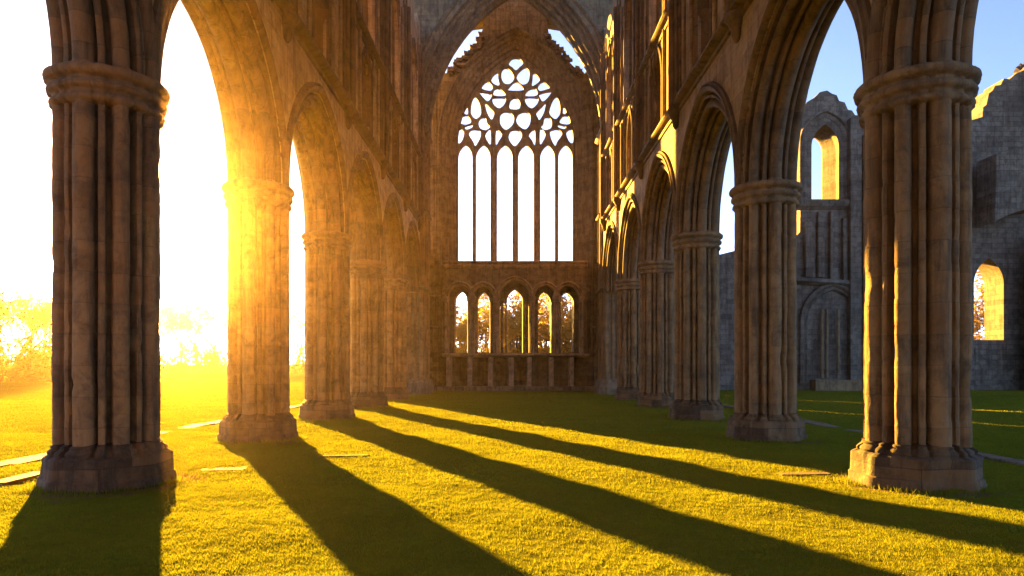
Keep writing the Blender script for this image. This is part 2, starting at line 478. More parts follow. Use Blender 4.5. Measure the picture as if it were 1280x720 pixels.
def arcade(s):
    side = 'left' if s < 0 else 'right'
    lab = ('tall nave wall on the sunny side, its pointed arches glowing amber' if s < 0
           else 'tall shaded nave wall over dark pointed arches, gold light raking its spandrels')
    root = thing('arcade_wall', lab, 'arcade wall', (s * PX, 0, 0))
    m = lambda u, t, z: (t, u, z)          # local: x across, y along
    nb = 8
    yA = Y1 - BAY * 3                            # first pier
    ends = [yA + BAY * i for i in range(nb + 1)]
    # outline along the bottom: arches
    low = []
    for i in range(nb):
        c = (ends[i] + ends[i + 1]) / 2
        a = arch_pts(HS, RI, SPR, R0 - .12, None, 14, c)
        low += a
    yE = ends[-1] - .1
    outer = [(yA - .5, SPR)] + low + [(yE, SPR), (yE, TOP)] + jag(yE - .3, yA - .2, TOP - .2, .9, .35, 3 + s) + [(yA - .5, TOP - 1.2)]
    holes = []; win = []; tri = []
    for i in range(nb):
        c = (ends[i] + ends[i + 1]) / 2
        holes.append(arch_pts(.95, 1.9, 14.6, .02, 11.95, 10, c)); win.append(c)
        holes.append(arch_pts(.52, 1.2, 10.2, .02, 8.9, 8, c)); tri.append(c)
    w = MB(); plate(w, outer, holes, -TW, TW, m)
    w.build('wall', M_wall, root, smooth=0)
    for i in range(nb):
        c = (ends[i] + ends[i + 1]) / 2
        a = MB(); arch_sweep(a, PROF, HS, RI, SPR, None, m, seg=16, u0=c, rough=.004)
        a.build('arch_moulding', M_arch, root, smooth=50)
    inn = -s
    for zz, nm in ((8.55, 'string_course'), (11.55, 'string_course')):
        for dirx in (inn, -inn):
            b = MB(); band(b, [(a, u) for a, u in STR], (dirx * TW, yA - .4, zz), (dirx * TW, yE, zz), (dirx, 0, 0))
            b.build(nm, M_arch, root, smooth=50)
    # vaulting shafts above every pier on the nave side
    for i in range(nb + 1):
        y = ends[i] if i < nb else ends[i] - .75
        v = MB(); x = inn * (TW + .06)
        half_tube(v, (x + inn * .10, y), .105, 8.45, 16.6, 12)
        half_tube(v, (x, y - .19), .08, 8.45, 16.6, 10); half_tube(v, (x, y + .19), .08, 8.45, 16.6, 10)
        half_tube(v, (x - inn * .04, y - .36), .05, 8.72, 17.2, 8); half_tube(v, (x - inn * .04, y + .36), .05, 8.72, 17.2, 8)
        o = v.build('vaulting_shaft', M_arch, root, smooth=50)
        cb = MB(); rows = []
        for z, r in ((7.95, .03), (8.02, .08), (8.12, .11), (8.20, .11), (8.24, .15), (8.34, .20), (8.40, .25), (8.46, .26), (8.50, .24)):
            rows.append([rough((x + math.cos(k * math.pi / 6) * r * .9, y + math.sin(k * math.pi / 6) * r * 1.05, z), .014, 5) for k in range(12)])
        cb.grid(rows, cu=True, cap0=True, cap1=True); cb.build('corbel', M_arch, o, smooth=50)
    # clerestory and triforium openings
    ro = [(-.02, -.36), (.0, -.30), (.06, -.27), (.04, -.20), (.02, -.14), (.06, -.08), (.0, 0)]
    for i, c in enumerate(win):
        a = MB()
        prof = [(.26, inn * (TW - .01)), (.27, inn * (TW + .07)), (.20, inn * (TW + .09)), (.15, inn * (TW + .02)), (.10, inn * (TW + .05)), (.04, inn * (TW + .03)),
                (.03, inn * (TW - .06)), (.07, inn * (TW - .12)), (-.03, inn * (TW - .17)), (-.07, inn * (TW - .24)), (-.02, inn * (TW - .3)), (-.08, inn * .12), (-.08, -inn * .12), (.02, -inn * (TW + .01))]
        arch_sweep(a, prof, .95, 1.9, 14.6, 11.9, m, seg=10, jseg=6, u0=c, rough=.008)
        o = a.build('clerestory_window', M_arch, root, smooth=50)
        # worn two-light tracery
        t = MB(); holes2 = []
        outl = arch_pts(.9, 1.82, 14.6, 0, 11.95, 8, c)
        for sx in (-1, 1):
            holes2.append(arch_pts(.38, .8, 14.1, 0, 12.0, 7, c + sx * .45))
        holes2.append([(c + .30 * math.cos(k * math.pi / 5), 15.28 + .30 * math.sin(k * math.pi / 5)) for k in range(10)])
        plate(t, outl, holes2, -.08, .08, m); t.build('tracery', M_wall, o, smooth=30, bevel=.02)
    for i, c in enumerate(tri):
        a = MB()
        prof = [(.24, inn * (TW - .01)), (.25, inn * (TW + .06)), (.19, inn * (TW + .08)), (.14, inn * (TW + .02)), (.08, inn * (TW + .05)), (.02, inn * (TW + .02)), (.02, inn * (TW - .08)), (-.04, inn * (TW - .14)), (-.04, -inn * TW), (.03, -inn * (TW + .01))]
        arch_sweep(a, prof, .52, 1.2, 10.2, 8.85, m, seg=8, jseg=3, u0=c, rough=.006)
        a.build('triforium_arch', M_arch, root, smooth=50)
    # thin wall shafts framing the triforium and clerestory panels
    v = MB(); half_tube(v, (0, 0), .055, 8.70, 11.45, 8); lowp = v.build('wall_shaft', M_wall, root, smooth=50)
    v = MB(); half_tube(v, (0, 0), .055, 11.7, 16.2, 8); upp = v.build('wall_shaft', M_wall, root, smooth=50)
    first = True
    for c in tri:
        for dy in (-1.0, 1.0, -1.75, 1.75):
            for o in (lowp, upp):
                if not first:
                    o = o.copy(); COL.objects.link(o); o.parent = root
                o.location = (inn * (TW + .04), c + dy, 0)
            first = False
    return root
arcade(-1); arcade(1)

# ------------------------------------------------------------------ crossing: piers and great arch
YC0, YC1 = 33.9, 36.4
def crossing_pier(s):
    lab = ('tall clustered crossing pier catching amber light left of the east window' if s < 0 else 'tall clustered crossing pier in brown shade right of the east window, chipped at mid height')
    root = thing('crossing_pier', lab, 'pier', (s * 5.55 + XC * .5, (YC0 + YC1) / 2, 0), group='crossing piers')
    hw, hd = 1.05, (YC1 - YC0) / 2
    # plan: rows of shafts round a stepped core
    core = MB()
    core.box(-hw + .1, hw - .1, -hd + .1, hd - .1, 0, 18.2)
    core.build('core', M_east, root, smooth=0)
    n = 0
    spots = []
    for k in range(7):
        f = k / 6 * 2 - 1
        rr = .13 if k % 2 == 0 else .08
        spots += [(f * (hw - .1), -hd + .08, rr), (f * (hw - .1), hd - .08, rr)]
        if 0 < k < 6: spots += [(hw - .08, f * (hd - .1), rr), (-hw + .08, f * (hd - .1), rr)]
    for x, y, rr in spots:
        v = MB(); half_tube(v, (x, y), rr, .6, 13.4 if abs(x) > 0 else 17, 12)
        o = v.build('shaft', M_pier, root, smooth=50)
    for z, g, hh in ((5.2, .12, .16), (9.1, .10, .14), (13.15, .14, .3)):
        b = MB(); rows = []
        q = [(0, 0), (g * .5, hh * .2), (g, hh * .45), (g, hh * .7), (g * .5, hh), (0, hh * 1.1)]
        for a, u in q:
            w, d = hw + .02 + a, hd + .02 + a
            row = []
            for cx, cy in ((-1, -1), (1, -1), (1, 1), (-1, 1)):
                for kk in range(3):
                    ang = math.atan2(cy, cx) + (kk - 1) * .5
                    row.append(rough((cx * (w - .2) + .24 * math.cos(ang), cy * (d - .2) + .24 * math.sin(ang), z + u), .012))
            rows.append(row)
        b.grid(rows, cu=True, cap0=True, cap1=True); b.build('shaft_ring', M_east, root, smooth=45)
    b = MB(); rows = []
    for z, g in ((-.1, .26), (.35, .25), (.42, .20), (.60, .18), (.68, .10), (.74, .06)):
        w, d = hw + g, hd + g
        rows.append([rough((x * w, y * d, z), .02) for x, y in ((-.75, -1), (0, -1), (.75, -1), (1, -.75), (1, 0), (1, .75), (.75, 1), (0, 1), (-.75, 1), (-1, .75), (-1, 0), (-1, -.75))])
    b.grid(rows, cu=True, cap1=True); b.build('base', M_east, root, smooth=40)
    return root
crossing_pier(-1); crossing_pier(1)

def crossing_arch():
    root = thing('crossing_arch', 'great dark pointed crossing arch spanning the nave before the east window', 'arch', (XC, 0, 0))
    m = lambda u, t, z: (u, t, z)
    hs, Ri, spr = 4.45, 8.66, 13.3
    outer = [(-6.9, spr)] + arch_pts(hs, Ri, spr, .55, None, 26) + [(6.9, spr), (6.9, 23.0)] + jag(6.5, -6.5, 23.6, 1.1, .5, 11) + [(-6.9, 23.0)]
    w = MB(); plate(w, outer, [], YC0 + .15, YC1 - .1, m); w.build('wall', M_east, root, smooth=0)
    prof = [(.95, YC0 + .17), (.96, YC0 + .02), (.88, YC0 - .04), (.80, YC0 + .03), (.78, YC0 + .12)]
    # stepped orders with rolls
    steps = [(.62, YC0 + .10), (.48, YC0 + .45), (.32, YC0 + .85), (.18, YC0 + 1.25)]
    for n0, t0 in steps:
        prof += [(n0 + .06, t0)]
        for k in range(7):
            a = -math.pi * .15 + k * math.pi / 5
            prof.append((n0 - .02 - .08 * math.sin(a), t0 + .10 - .10 * math.cos(a)))
        prof += [(n0 + .01, t0 + .24), (n0 - .03, t0 + .33)]
    prof += [(.05, YC0 + 1.62), (0, YC0 + 1.75), (0, YC0 + 1.9), (.06, YC0 + 2.0), (.08, YC0 + 2.2), (.3, YC1 + .02), (.6, YC1 + .02)]
    a = MB(); arch_sweep(a, prof, hs, Ri, spr, None, m, seg=34, rough=.02); a.build('arch_moulding', M_east, root, smooth=50)
crossing_arch()

# ------------------------------------------------------------------ east end: wall, window, lower arcade
YE = 39.4; DW = 40.35
sc = DW / F
def zm6(X, Y): return (560 + X / 4.5, 60 + Y / 4.5)
WCX = 382.0
def tz(X, Y):
    px, py = zm6(X, Y)
    return ((px - zm6(WCX, 0)[0]) * sc, EYE - (py - HY) * sc)
def smooth_poly(pts, k=3):
    out = []; n = len(pts)
    for i in range(n):
        p0, p1, p2, p3 = (Vector(pts[(i + j - 1) % n]) for j in range(4))
        for q in range(k):
            t = q / k
            v = .5 * ((2 * p1) + (p2 - p0) * t + (2 * p0 - 5 * p1 + 4 * p2 - p3) * t * t + (3 * p1 - p0 - 3 * p2 + p3) * t ** 3)
            out.append((v.x, v.y))
    return out
def east_end():
    root = thing('east_wall', 'ruined east end wall with tall traceried window above five small lancets', 'ruin wall', (XC, 0, 0))
    m = lambda u, t, z: (u, t, z)
    sill = EYE + (HY - 332) * sc
    wl, wr = tz(56, 0)[0], tz(708, 0)[0]
    hw = (wr - wl) / 2
    spring = tz(0, 566)[1]; apex = tz(0, 40)[1]
    rise = apex - spring; Ri = (rise * rise + hw * hw) / (2 * hw)
    big = .95
    holes = [arch_pts(hw, Ri, spring, big - .04, sill - .1, 22)]
    # two ragged gaps high in the gable
    def g(px, py): x, z = P(px, py, YE); return (x - XC, z)
    gl = [g(557, 92), g(566, 83), g(570, 76), g(577, 71), g(583, 71), g(588, 67), g(591, 61), g(596, 55), g(598, 48), g(602, 41), g(604, 33), g(606, 22), g(585, 25), g(560, 50), g(550, 80)]
    gr = [g(1286 - px, py) for px, py in ((555, 92), (562, 84), (568, 84), (574, 78), (580, 74), (584, 68), (590, 62), (594, 57), (599, 47), (601, 36), (603, 22), (585, 25), (560, 50), (548, 80))]
    holes += [gl, gr[::-1]]
    # five lancets
    lanc = [(120, 187), (242, 305), (397, 478), (562, 627), (682, 747)]
    sl = []
    for a, b in lanc:
        x0 = P(540 + a / 4.233, 0, YE)[0] - XC; x1 = P(540 + b / 4.233, 0, YE)[0] - XC
        sl.append(((x0 + x1) / 2, (x1 - x0) / 2))
    lz0 = P(0, 330 + 481 / 4.233, YE)[1]; lsp = P(0, 330 + 200 / 4.233, YE)[1]
    for c, h in sl:
        holes.append(arch_pts(h, h * 2.0, lsp, .04, lz0, 8, c))
    for a, b in ((350, 364), (371, 388), (490, 514)):   # slits beside the middle lancet
        x0 = P(540 + a / 4.233, 0, YE)[0] - XC; x1 = P(540 + b / 4.233, 0, YE)[0] - XC
        zz = lsp - .1
        holes.append([(x0, lz0), (x0, zz), ((x0 + x1) / 2, zz + .12), (x1, zz), (x1, lz0)])
    holes = [h if sum((h[i][0] * h[(i + 1) % len(h)][1] - h[(i + 1) % len(h)][0] * h[i][1]) for i in range(len(h))) > 0 else h[::-1] for h in holes]
    outer = [(-5.3, -.3), (5.3, -.3), (5.3, 22.3)] + jag(5.1, 1, 23.0, .8, .4, 21) + jag(.2, -5.1, 23.2, .8, .4, 22) + [(-5.3, 22.4)]
    w = MB(); plate(w, outer, holes, YE, YE + 1.3, m); w.build('wall', M_east, root, smooth=0)
    # window mouldings
    prof = [(big + .12, YE + .01), (big + .13, YE - .12), (big + .05, YE - .15), (big - .02, YE - .04)]
    t = YE + .02; n = big - .02
    for k in range(5):
        for q in range(6):
            a = q * math.pi / 5
            prof.append((n - .09 * math.sin(a) * 1.0 - .015, t + .075 - .075 * math.cos(a)))
        n -= .19; t += .19
        prof.append((n + .10, t - .02))
    prof += [(.02, DW - .16), (0, DW + .2), (.05, YE + 1.28), (.3, YE + 1.32)]
    a = MB(); arch_sweep(a, prof, hw, Ri, spring, sill - .1, m, seg=26, jseg=12, rough=.012); a.build('window_moulding', M_east, root, smooth=50)
    # tracery slab
    T = []
    sym = [
        [(305, 175), (305, 135), (325, 114), (355, 130), (374, 165), (368, 190), (345, 207), (318, 200)],
        [(246, 185), (260, 155), (282, 143), (286, 180), (291, 214), (264, 207)],
        [(192, 222), (224, 190), (254, 221), (245, 243), (207, 238)],
        [(182, 250), (245, 262), (243, 288), (225, 302), (201, 281)],
        [(262, 270), (262, 240), (280, 229), (310, 242), (325, 272)],
        [(253, 291), (262, 283), (325, 284), (320, 320), (290, 342), (260, 320)],
        [(133, 370), (136, 312), (153, 277), (179, 312), (190, 368), (176, 394), (155, 400)],
        [(211, 314), (236, 336), (262, 366), (258, 393), (246, 405), (225, 370)],
        [(94, 369), (111, 334), (116, 375)],
        [(73, 412), (86, 387), (114, 384), (134, 419), (110, 433), (82, 430)],
        [(97, 445), (138, 432), (141, 448), (110, 462)],
        [(176, 416), (190, 396), (214, 396), (224, 428), (240, 445), (226, 461), (205, 464), (181, 450)],
        [(295, 400), (303, 371), (330, 361), (364, 373), (375, 405), (364, 438), (330, 463), (301, 438)],
        [(60, 528), (62, 477), (75, 457), (94, 481), (85, 519), (67, 540)],
        [(121, 490), (131, 466), (155, 461), (184, 469), (187, 500), (172, 533), (156, 554), (146, 530)],
        [(213, 490), (240, 459), (244, 543), (226, 528)],
        [(275, 462), (307, 490), (290, 524), (273, 546)],
    ]
    cen = [
        [(344, 95), (360, 66), (385, 59), (411, 66), (425, 92), (405, 112), (385, 129), (365, 112)],
        [(346, 226), (383, 192), (424, 226), (421, 242), (346, 242)],
        [(348, 330), (356, 296), (379, 283), (402, 296), (410, 325), (400, 347), (356, 347)],
        [(344, 500), (355, 471), (380, 463), (409, 472), (419, 500), (404, 530), (379, 555), (353, 530)],
    ]
    r2 = random.Random(3)
    for h in sym:
        for mir in (0, 1):
            q = [((2 * WCX - X if mir else X) + r2.uniform(-2.5, 2.5) * mir, Y + r2.uniform(-2.5, 2.5) * mir) for X, Y in h]
            T.append(smooth_poly([tz(*p) for p in q]))
    for h in cen: T.append(smooth_poly([tz(*p) for p in h]))
    for x0, x1 in ((61, 141), (161, 242), (279, 366)):
        for mir in (0, 1):
            a0, a1 = (x0, x1) if not mir else (2 * WCX - x1, 2 * WCX - x0)
            u0, u1 = tz(a0, 0)[0], tz(a1, 0)[0]
            h = (u1 - u0) / 2; sp_ = tz(0, 622)[1]; ap = tz(0, 548)[1]; Rr = ((ap - sp_) ** 2 + h * h) / (2 * h)
            T.append(arch_pts(h, Rr, sp_, 0, sill + .02, 9, (u0 + u1) / 2))
    T = [h if sum((h[i][0] * h[(i + 1) % len(h)][1] - h[(i + 1) % len(h)][0] * h[i][1]) for i in range(len(h))) > 0 else h[::-1] for h in T]
    outl = arch_pts(hw, Ri, spring, .06, sill - .05, 22)
    t = MB(); plate(t, outl, T, DW - .11, DW + .13, m)
    t.build('tracery', M_east, root, smooth=30, bevel=.05)
    # thicker mullion rolls in front of the tracery
    for X in (151, 260, 2 * WCX - 260, 2 * WCX - 151, 382):
        v = MB(); u = tz(X, 0)[0]; r = .10 if X in (260, 2 * WCX - 260) else .055
        half_tube(v, (u, DW - .10), r, sill, tz(0, 560)[1], 10); v.build('mullion', M_east, root, smooth=50)
    # sill ledge
    b = MB(); band(b, [(-.03, -.55), (.95, -.50), (1.06, -.42), (1.10, -.28), (1.02, -.22), (1.12, -.10), (1.10, -.03), (.95, .0), (-1.05, .08)], (-hw - .65, YE, sill), (hw + .65, YE, sill), (0, -1, 0))
    b.build('sill', M_trim, root, smooth=40)
    # hood arches and colonnettes of the lower arcade
    for c, h in sl:
        a = MB(); hh = h + .30 if abs(c) > .7 else h + .42
        prof = [(.20, YE + .005), (.20, YE - .12), (.14, YE - .17), (.08, YE - .12), (.05, YE - .06), (.0, YE - .10), (-.06, YE - .03), (-.07, YE + .02)]
        zs = lsp + .25
        arch_sweep(a, prof, hh, hh * 1.12, zs, zs - .5, m, seg=10, jseg=2, u0=c, rough=.012)
        o = a.build('blind_arch', M_east, root, smooth=50)
        i = MB()
        prof = [(.10, YE - .005), (.09, YE - .05), (.03, YE - .06), (.0, YE + .02), (-.0, YE + .5), (.06, YE + .6)]
        arch_sweep(i, prof, h, h * 2, lsp, lz0, m, seg=8, jseg=4, u0=c, rough=.008)
        i.build('lancet_reveal', M_east, root, smooth=50)
    YF = YE - 1.0
    sh_ = []
    for c, h in sl:
        hh = (h + .33 if abs(c) > .7 else h + .50); zs = lsp + .12
        sh_.append((c, hh, zs))
    ap_ = arch_pts
    hol = []
    for c, hh, zs in sh_: hol.append(ap_(hh, hh * 1.15, zs, 0, lz0 + .10, 10, c)[::-1])
    ew = hw + .55
    wq = MB(); plate(wq, [(-ew, lz0 + .02), (ew, lz0 + .02), (ew, sill - .48), (-ew, sill - .48)], hol, YF, YF + .34, m)
    wq.build('arcade_screen', M_east, root, smooth=0, bevel=.02)
    for c, hh, zs in sh_:
        a = MB(); pr = [(.17, YF + .01), (.18, YF - .10), (.11, YF - .16), (.05, YF - .10), (.03, YF - .04), (-.03, YF - .09), (-.08, YF - .02), (-.05, YF + .06), (-.10, YF + .14), (-.03, YF + .34)]
        arch_sweep(a, pr, hh, hh * 1.15, zs, lz0 + .06, m, seg=10, jseg=5, u0=c, rough=.01)
        a.build('screen_arch', M_trim, root, smooth=50)
        for sx in (-1, 1):
            k = MB(); rows = []
            for z, rr_ in ((0, .10), (.05, .15), (.10, .12), (.22, .17), (.30, .19), (.38, .17)):
                rows.append([rough((c + sx * (hh + .06) + rr_ * math.cos(q * math.pi / 5), YF - .08 + rr_ * math.sin(q * math.pi / 5), zs - .28 + z), .01, 5) for q in range(10)])
            k.grid(rows, cu=True, cap1=True); k.build('screen_capital', M_trim, root, smooth=50)
    xs = [(sl[i][0] + sl[i + 1][0]) / 2 for i in range(4)] + [sl[0][0] - .95, sl[4][0] + .95]
    for x in xs:
        for dx in (-.17, .17):
            v = MB(); half_tube(v, (x + dx, YE - .10), .075, lz0, lsp - .15, 10)
            v.build('colonnette', M_east, root, smooth=50)
            k = MB(); rows = []
            for z, r in ((0, .075), (.05, .10), (.10, .09), (.2, .13), (.26, .15), (.34, .14)):
                rows.append([rough((x + dx + r * math.cos(q * math.pi / 5), YE - .10 + r * math.sin(q * math.pi / 5), lsp - .18 + z), .01, 5) for q in range(10)])
            k.grid(rows, cu=True, cap1=True); k.build('colonnette_capital', M_east, root, smooth=50)
    b = MB(); band(b, [(-.03, -.14), (1.02, -.10), (1.18, -.03), (1.18, .04), (1.06, .09), (-.03, .10)], (-hw - .7, YE, lz0 - .02), (hw + .7, YE, lz0 - .02), (0, -1, 0)); b.build('ledge', M_trim, root, smooth=40)
    # panelled plinth
    for X in (95, 205, 312, 419, 512, 627, 730):
        x = P(540 + X / 4.233, 0, YE)[0] - XC
        q = MB(); q.box(x - .13, x + .13, YE - 1.0, YE + .02, -.1, lz0 - .13, .012); q.build('pilaster', M_trim, root, smooth=0, bevel=.02)
    q = MB(); q.box(-4.9, 4.9, YE - 1.15, YE + .02, -.1, .24, .01); q.build('plinth', M_east, root, smooth=0, bevel=.03)
    # tall wall shafts each side of the window
    for sx in (-1, 1):
        for dx, rr in ((4.42, .09), (4.60, .06), (4.75, .10)):
            v = MB(); half_tube(v, (sx * dx, YE - .03), rr, .3, 21, 10); v.build('wall_shaft', M_east, root, smooth=50)
        for z in (3.6, 5.4, 12.8):
            b = MB(); band(b, [(-.02, -.10), (.13, -.05), (.15, .03), (.08, .09), (-.02, .10)], (sx * 4.28, YE - .03, z), (sx * 5.0, YE - .03, z), (0, -1, 0)); b.build('string_course', M_east, root, smooth=40)
    # broken vault springers hanging below the gaps
    for sx in (-1, 1):
        r3 = random.Random(5 + sx); q = MB()
        for k in range(46):
            f = r3.random(); px = 562 + 42 * f; py = 84 - 42 * f ** 1.1 + r3.uniform(2, 16)
            x, z = P(px, py, YE); x = (x - XC) if sx < 0 else -(x - XC) - .05
            s_ = r3.uniform(.07, .17)
            q.box(x - s_, x + s_, YE - r3.uniform(.05, .45), YE + .05, z - s_ * .7, z + s_ * .7, .05)
        q.build('broken_vault_stones', M_rubble, root, smooth=0, bevel=.02)
east_end()

def west_end():  # unseen wall added behind the camera to cut the sky fill
    root = thing('added_west_wall', 'ruined west wall added unseen behind the photographer to hold off sky light', 'ruin wall', (0, Y1 - BAY * 3 - 1.6, 0))
    m = lambda u, t, z: (u, t, z)
    outer = [(-6.2, -.3), (-1.1, -.3)] + arch_pts(1.1, 1.9, 2.2, 0, None, 8) + [(1.1, -.3), (6.2, -.3), (6.2, 16)] + jag(6.0, -6.0, 18.5, .9, .6, 31) + [(-6.2, 16)]
    w = MB(); plate(w, outer, [arch_pts(2.2, 3.4, 11.5, 0, 6.5, 14)[::-1]], -.7, .7, m); w.build('wall', M_east, root, smooth=0)
    a = MB(); arch_sweep(a, [(.4, .71), (.35, .85), (.2, .8), (.1, .6), (.1, .3), (-.02, .1), (-.02, -.6), (.2, -.74)], 2.2, 3.4, 11.5, 6.5, m, jseg=4, rough=.01); a.build('window_moulding', M_east, root, smooth=50)
west_end()

def added_vault():  # added roof out of view, keeps sky light off the near piers
    root = thing('added_vault', 'unseen stone vault added over the open nave to block sky light', 'vault', (0, 0, 0))
    y0, y1 = Y1 - BAY * 3 - 1.0, Y1 + BAY * 1.5
    def sec(k, off):
        f = k / 12 * 2 - 1; x = f * 4.5
        return x * (1 + off * .03), 17.0 + 3.4 * (1 - abs(f) ** 1.8) + off
    w = MB(); rows = []
    for i in range(41):
        y = y0 + (y1 - y0) * i / 40
        lo = [rough((sec(k, 0)[0], y, sec(k, 0)[1]), .03, 2) for k in range(13)]
        hi = [(sec(k, .5)[0], y, sec(k, .5)[1]) for k in range(13)][::-1]
        rows.append(lo + hi)
    w.grid(rows, cu=True, cap0=True, cap1=True); w.build('web', M_wall, root, smooth=50)
    for i in range(5):
        y = Y1 + BAY * (i - 3); q = MB(); rr = []
        for k in range(13):
            x, z = sec(k, -.02)
            rr.append([(x, y + dy, z + dz) for dy, dz in ((-.2, .1), (-.18, -.12), (-.08, -.28), (.08, -.28), (.18, -.12), (.2, .1))])
        q.grid(rr, cu=True); q.build('rib', M_wall, root, smooth=50)
added_vault()

# side walls of the presbytery and transept stubs
def side_wall(name, lab, x0, x1, y0, y1, top, seed, mat, along='y'):
    m = (lambda u, t, z: (t, u, z)) if along == 'y' else (lambda u, t, z: (u, t, z))
    a0, a1, t0, t1 = (y0, y1, x0, x1) if along == 'y' else (x0, x1, y0, y1)
    w = MB(); outer = [(a0, -.3), (a1, -.3)] + jag(a1, a0, top, .7, .45, seed)
    plate(w, outer, [], t0, t1, m)
    o = w.build(name, mat, None, smooth=0, bevel=.02)
    return tag(o, lab, 'ruin wall')
side_wall('presbytery_wall', 'plain side wall between left crossing pier and east window, kept low to let sun pass', XC - 5.9, XC - 5.0, YC1 - .1, YE - .005, 8.4, 1, M_wall)  # unseen; height cut so sun clears it onto the right spandrels
side_wall('presbytery_wall', 'plain side wall between right crossing pier and east window', XC + 5.0, XC + 6.1, YC1 - .1, YE - .005, 19, 2, M_wall)
side_wall('transept_wall', 'short transept wall sized to block low sun beside the left crossing pier', -8.2, -6.45, 34.3, 35.6, 8.6, 4, M_east, 'x')  # unseen stub sized to shade the far lawn but clear the upper wall
side_wall('transept_wall', 'short broken transept wall beside the right crossing pier', 6.75, 8.1, 34.3, 35.6, 9, 4, M_grey, 'x')

# ------------------------------------------------------------------ ruined south transept seen through the right arches
YS = 39.0
def south():
    root = thing('ruined_transept', 'grey ruined transept wall with one tall lancet under a broken gable', 'ruin wall', (0, 0, 0))
    m = lambda u, t, z: (u, t, z)
    g = lambda px, py: P(px, py, YS)
    outer = [(6.9, -.3), (30.2, -.3), g(1300, 84), g(1284, 90), g(1281, 87), g(1270, 92), g(1262, 99), g(1255, 98), g(1251, 106), g(1244, 107), g(1241, 113), g(1236, 117), g(1233, 131), g(1229, 134)] + [g(1228, 146), g(1215, 150), g(1200, 147), g(1180, 152), g(1150, 146), g(1120, 149), g(1098, 143), g(1069, 144), g(1065, 138), g(1060, 137), g(1056, 128), g(1049, 126), g(1046, 119), g(1040, 117), g(1034, 113), g(1025, 115), g(1018, 122), g(1008, 128), g(1002, 142), g(1000, 290), g(985, 306), g(960, 312), g(940, 316), g(920, 313), g(900, 318), (6.9, 8)]
    hc, hh = g(1031.5, 0)[0], .48
    holes = [arch_pts(hh + .3, (hh + .3) * 1.9, g(0, 184)[1], 0, g(0, 250)[1], 10, hc),
             arch_pts(.85, 1.7, g(0, 355)[1], 0, g(0, 425)[1], 8, g(1236, 0)[0])]
    holes = [h[::-1] for h in holes]
    w = MB(); plate(w, outer, holes, YS, YS + 1.6, m); w.build('wall', M_grey, root, smooth=0)
    a = MB()
    prof = [(1.05, YS - .01), (1.04, YS - .14), (.93, YS - .16), (.86, YS - .03), (.74, YS - .08), (.62, YS - .03), (.60, YS + .08), (.50, YS + .12), (.40, YS + .10), (.36, YS + .25), (0, YS + 1.3), (-.02, YS + 1.45), (.1, YS + 1.64)]
    arch_sweep(a, [(n - .02, t) for n, t in prof], hh, hh * 2.1, g(0, 180)[1], g(0, 250)[1], m, seg=10, jseg=6, u0=hc, rough=.01)
    a.build('window_moulding', M_grey, root, smooth=50)
    b = MB(); band(b, [(-.03, -.5), (.2, -.35), (.36, -.15), (.36, .05), (-.9, .12)], (g(995, 0)[0], YS, g(0, 252)[1]), (g(1072, 0)[0], YS, g(0, 252)[1]), (0, -1, 0)); b.build('ledge', M_grey, root, smooth=40)
    # pilaster strips, arcade shafts and lower blind arch
    for px, w_, z0, z1, pr in ((1066, .35, 0, g(0, 150)[1], .45), (1010, .25, 6.5, 9.6, .35), (1024, .18, 6.5, 10.2, .3), (1040, .22, 6.4, 10.2, .32), (1054, .12, 6.3, 9.8, .25), (1084, .4, 0, 14.5, .6), (1180, .45, 0, 14.0, .7)):
        q = MB(); x = g(px, 0)[0]; q.box(x - w_, x + w_, YS - pr, YS + .01, z0 - .1, z1, .03); q.build('pilaster', M_grey, root, smooth=0, bevel=.04)
    b = MB(); band(b, [(-.02, -.25), (.25, -.2), (.42, -.05), (.3, .15), (-.02, .2)], (g(990, 0)[0], YS, 6.3), (g(1090, 0)[0], YS, 6.0), (0, -1, 0)); b.build('string_course', M_grey, root, smooth=40)
    a = MB(); prof = [(.4, YS), (.4, YS - .25), (.25, YS - .3), (.12, YS - .12), (0, YS - .22), (-.1, YS - .02)]
    arch_sweep(a, prof, 1.5, 1.9, 3.9, .4, m, seg=10, jseg=3, u0=g(1040, 0)[0], rough=.02); a.build('blind_arch', M_grey, root, smooth=50)
    for px in (1024, 1030, 1044):
        v = MB(); half_tube(v, (g(px, 0)[0], YS - .35), .09, .7, 4.6, 8); v.build('colonnette', M_slab, root, smooth=50)
    q = MB(); q.box(g(1012, 0)[0], g(1070, 0)[0], YS - .75, YS + .01, -.1, .62, .02); q.build('bench_plinth', M_slab, root, smooth=0, bevel=.04)
south()

def rubble_wall(name, label, x0, x1, hf, y0, y1, mat, amp=.35, step=.14, hole=None):
    mb = MB(); nx = int((x1 - x0) / step)
    cols = []
    for i in range(nx + 1):
        x = x0 + (x1 - x0) * i / nx; H = hf(x); nz = 90; col = []
        for j in range(nz + 1):
            z = -.3 + (H + .3) * j / nz
            p = Vector((x * 2.2, z * 3.4, 3.7)); cell = noise.cell(p); f = noise.noise(Vector((x * 1.1, z * 1.1, 0)))
            c2 = noise.cell(Vector((x * 4.5, z * 6.5, 1.2))); col.append((x + (c2 - .5) * .1, y0 - cell * amp - c2 * .14 - f * amp, z + (cell - .5) * .12))
        for j in range(4): col.append((x, y0 + (y1 - y0) * (j + 1) / 5, H + noise.noise(Vector((x * 3, j, 1))) * .5 - .1 * j))
        for j in range(6): col.append((x, y1, H * (1 - j / 5)))
        cols.append(col)
    mb.grid(cols)
    for c in (cols[0], cols[-1]): mb.add(c, [tuple(range(len(c)))])
    return mb.build(name, mat, None, smooth=25)
